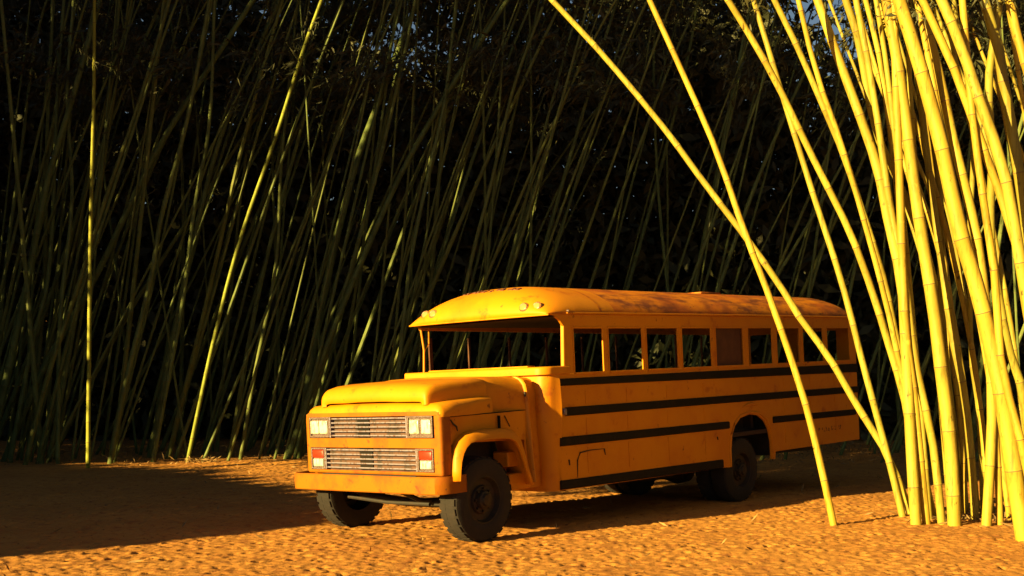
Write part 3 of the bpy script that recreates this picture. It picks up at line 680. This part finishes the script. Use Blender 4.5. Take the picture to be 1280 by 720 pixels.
for n in range(200):
    Y = 26.6+rg.random()**1.4*7.5; px = rg.uniform(-60, 1330) if n % 4 else rg.uniform(-40, 520)
    if n < 40: Y = rg.uniform(26.3, 28)
    if 640 < px < 1070 and n % 3 == 0: continue
    x = (px-640)/1490*Y
    tl = rg.gauss(14, 6.5) if rg.random() < .92 else rg.gauss(-6, 6)
    grove_culm(n % 7, x, Y, R(tl), R(rg.uniform(-4, 4)), rg.uniform(.6, 1.2) if rg.random() < .85 else 1.5)

# ------------------------------------------------------------------ foliage masses
def leaf_cloud(name, pos, size, label, m=leaf_m, aspect=.24):
    n = len(pos)
    a = rng.normal(size=(n, 3)); a[:, 2] -= .5; a /= np.linalg.norm(a, axis=1)[:, None]
    b = rng.normal(size=(n, 3)); s = np.cross(a, b); s /= np.linalg.norm(s, axis=1)[:, None]
    l = (size*rng.uniform(.6, 1.3, n))[:, None]; w = l*aspect
    V = np.stack([pos, pos+a*l*.45+s*w*.5, pos+a*l, pos+a*l*.45-s*w*.5], 1).reshape(-1, 3)
    F = np.arange(4*n).reshape(n, 4)
    o = fast_mesh(name, V, F, m, False); tag(o, label, 'foliage', kind='stuff'); return o
def clumps(nc, per, lo, hi, rad, keep=None):
    c = rng.uniform(lo, hi, (nc, 3))
    if keep is not None: c = c[keep(c)]
    p = c[:, None, :]+rng.normal(size=(len(c), per, 3))*np.array(rad)
    return p.reshape(-1, 3)
def px_of(p): return 640+p[:, 0]/p[:, 1]*1490, 475-(p[:, 2]-1.85)/p[:, 1]*1490
# backdrop of the grove: leaves from the ground to above the frame, with a few holes to the sky near the top
def holes(p):
    x, y = px_of(p)
    g = np.ones(len(p))
    for cx, cy, sx, sy, k in ((505, 55, 80, 62, .95), (1058, 40, 50, 95, .99), (1000, 10, 60, 45, .95), (290, 10, 90, 30, .6), (700, 15, 80, 22, .5)):
        g *= 1-k*np.exp(-((x-cx)/sx)**2-((y-cy)/sy)**2)
    return rng.random(len(p)) < g
P1 = np.concatenate([rng.uniform((-26, 36, 0), (26, 44, 17), (120000, 3)), rng.uniform((-60, 42, 0), (60, 58, 16), (120000, 3))])
P1 = P1[holes(P1)]
P1 = np.concatenate([P1, rng.uniform((-60, 40, 0), (60, 52, 8), (60000, 3))])
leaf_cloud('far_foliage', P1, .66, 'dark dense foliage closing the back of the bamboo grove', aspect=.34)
P2 = clumps(560, 190, (-24, 28.5, 9.9), (24, 37, 17), (.55, .55, .40), lambda c: (c[:, 2] > 9.9+(c[:, 1]-28)*.16) & holes(c))
P2 = P2[holes(P2)]
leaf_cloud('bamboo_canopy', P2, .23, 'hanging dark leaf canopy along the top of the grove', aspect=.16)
P3 = clumps(60, 70, (-14, 27, 5.5), (16, 34, 10), (.5, .5, .5)); leaf_cloud('bamboo_twigs', P3, .22, 'sparse leaf sprays hanging among the shaded culms', aspect=.14)
# dry leaves: litter at the feet of both groves
LP = np.concatenate([np.stack([rng.uniform(-14, 12, 9000), 25.6+rng.random(9000)**.8*10, rng.uniform(.0, .05, 9000)], 1),
                     np.stack([rng.normal(6.8, .7, 1100), rng.normal(15.9, .32, 1100), rng.uniform(.0, .03, 1100)], 1),
                     np.stack([rng.uniform(-6, 7, 260), rng.uniform(11, 25, 260), rng.uniform(.0, .02, 260)], 1),
                     np.stack([rng.normal(-6.9, .25, 120), rng.normal(26.3, .15, 120), rng.uniform(.02, .10, 120)], 1)])
LP[:, 2] += base_ground(LP[:, 0], LP[:, 1])
leaf_cloud('leaf_litter', LP, .15, 'dry brown leaves fallen at the feet of the bamboo', dry_m, .16)

# unseen thicket added left of view, its bushes and crown shaped to cast shade
sd, cd = math.sin(R(SUN_AZ)), math.cos(R(SUN_AZ)); tn = math.tan(R(SUN_EL)); hs = tn/math.tan(R(13)); q0 = -6.
def pq(p, q): return np.stack([p*cd+q*sd, -p*sd+q*cd], 1)     # p across the light (right +), q along it
n = 210000
p = rng.uniform(-52, -12.9, n); h = rng.uniform(0, 21, n); dq = rng.uniform(-1.2, 1.2, n)
hq = h+dq*tn*-1.0                       # height seen along the light at q0
low = hs*np.interp(p-.2, [-60, -30, -26.6, -22.8, -18.3, -16, -14.5, -13.6, -12.9, -12.8], [3.4, 3.4, 3.5, 3.85, 3.75, 3.7, 3.45, 3.3, 2.9, 0])
crown = hs*np.interp(p-.2, [-60, -31, -27, -25, -17, -15.2, -14.2, -13.6, -13.5], [0, 0, 3.5, 4.85, 5.15, 5.4, 4.9, 5.2, 30])
low = low+.10*np.sin(p*9)+.06*np.sin(p*23+1)
keep = (h < low) | (h > crown+.25*np.sin(p*5)+.15*np.sin(p*13))
for (pa, ha, pb, hb, wd) in ((-24.6, 3.7, -24.6, 12.8, .26), (-24.63, 4.4, -22.8, 15.8, .33)):     # gaps cut to let sun reach the golden culms
    t = np.clip((h-ha)/(hb-ha), 0, 1); pc = pa+(pb-pa)*t
    keep &= ~((np.abs(p-pc) < wd*(1+.5*np.sin(h*3))) & (h > ha) & (h < hb))
p, h, dq = p[keep], h[keep], dq[keep]
xy = pq(p, q0+dq)
pe = rng.uniform(-31, -12.95, 90000); le = hs*np.interp(pe-.2, [-60, -30, -26.6, -22.8, -18.3, -16, -14.5, -13.6, -12.9, -12.8], [3.4, 3.4, 3.5, 3.85, 3.75, 3.7, 3.45, 3.3, 2.9, 0])+.08*np.sin(pe*9); he = le-rng.random(90000)**1.5*1.1-.05; de = rng.uniform(-.5, .5, 90000); xe = pq(pe, q0+de)
leaf_cloud('shade_thicket', np.stack([xe[:, 0], xe[:, 1], np.maximum(he, .02)], 1), .17, 'unseen lower bushes left of the view, shaped to cast the ground shadow', aspect=.45)
lc = leaf_cloud('shade_thicket', np.stack([xy[:, 0], xy[:, 1], np.maximum(h, .02)], 1), .40, 'unseen tall bamboo thicket beyond the left edge, added to shade the grove', aspect=.5)

# more unseen thicket added right and behind the camera to block sky light
n = 90000; th = rng.uniform(0, 1, n); Pq = []
ang = R(-265)+th*R(240); rad = rng.uniform(21, 27, n)                  # from ahead-right round to behind
X3 = 1+rad*np.sin(-ang+R(-180)); Y3 = 8+rad*np.cos(-ang+R(-180)); H3 = rng.uniform(0, 17, n)
ok = ((X3*cd-Y3*sd) > 1.5) & (np.abs(X3) > .5*np.abs(Y3)*(Y3 > 0)) | ((X3 > 16) & (X3 > .55*Y3))
ok &= (X3*cd-Y3*sd > 1.5) | (X3 > 16)
leaf_cloud('shade_thicket', np.stack([X3[ok], Y3[ok], H3[ok]], 1), .55, 'unseen bamboo thicket added on the right and behind to block sky light', aspect=.45)

# ------------------------------------------------------------------ light
w = bpy.data.worlds.new('World'); bpy.context.scene.world = w; w.use_nodes = True
nt = w.node_tree; sky = nt.nodes.new('ShaderNodeTexSky'); sky.sky_type = 'NISHITA'; sky.sun_disc = False
sky.sun_elevation = R(SUN_EL); sky.sun_rotation = R(180+SUN_AZ); sky.dust_density = 1.0
nt.links.new(sky.outputs['Color'], nt.nodes['Background'].inputs['Color']); nt.nodes['Background'].inputs['Strength'].default_value = .0165
sl = bpy.data.lights.new('sun', 'SUN'); sl.energy = 5; sl.angle = R(.5); sl.color = (1, .70, .22)
so = bpy.data.objects.new('sun', sl); C.objects.link(so)
dv = Vector((sd*math.cos(R(SUN_EL)), cd*math.cos(R(SUN_EL)), -math.sin(R(SUN_EL))))
so.rotation_euler = dv.to_track_quat('-Z', 'Y').to_euler(); so.location = (-20, -10, 20)
vs = bpy.context.scene.view_settings; vs.view_transform = 'Standard'; vs.look = 'None'; vs.gamma = 1; vs.use_curve_mapping = False; vs.exposure = 2.1
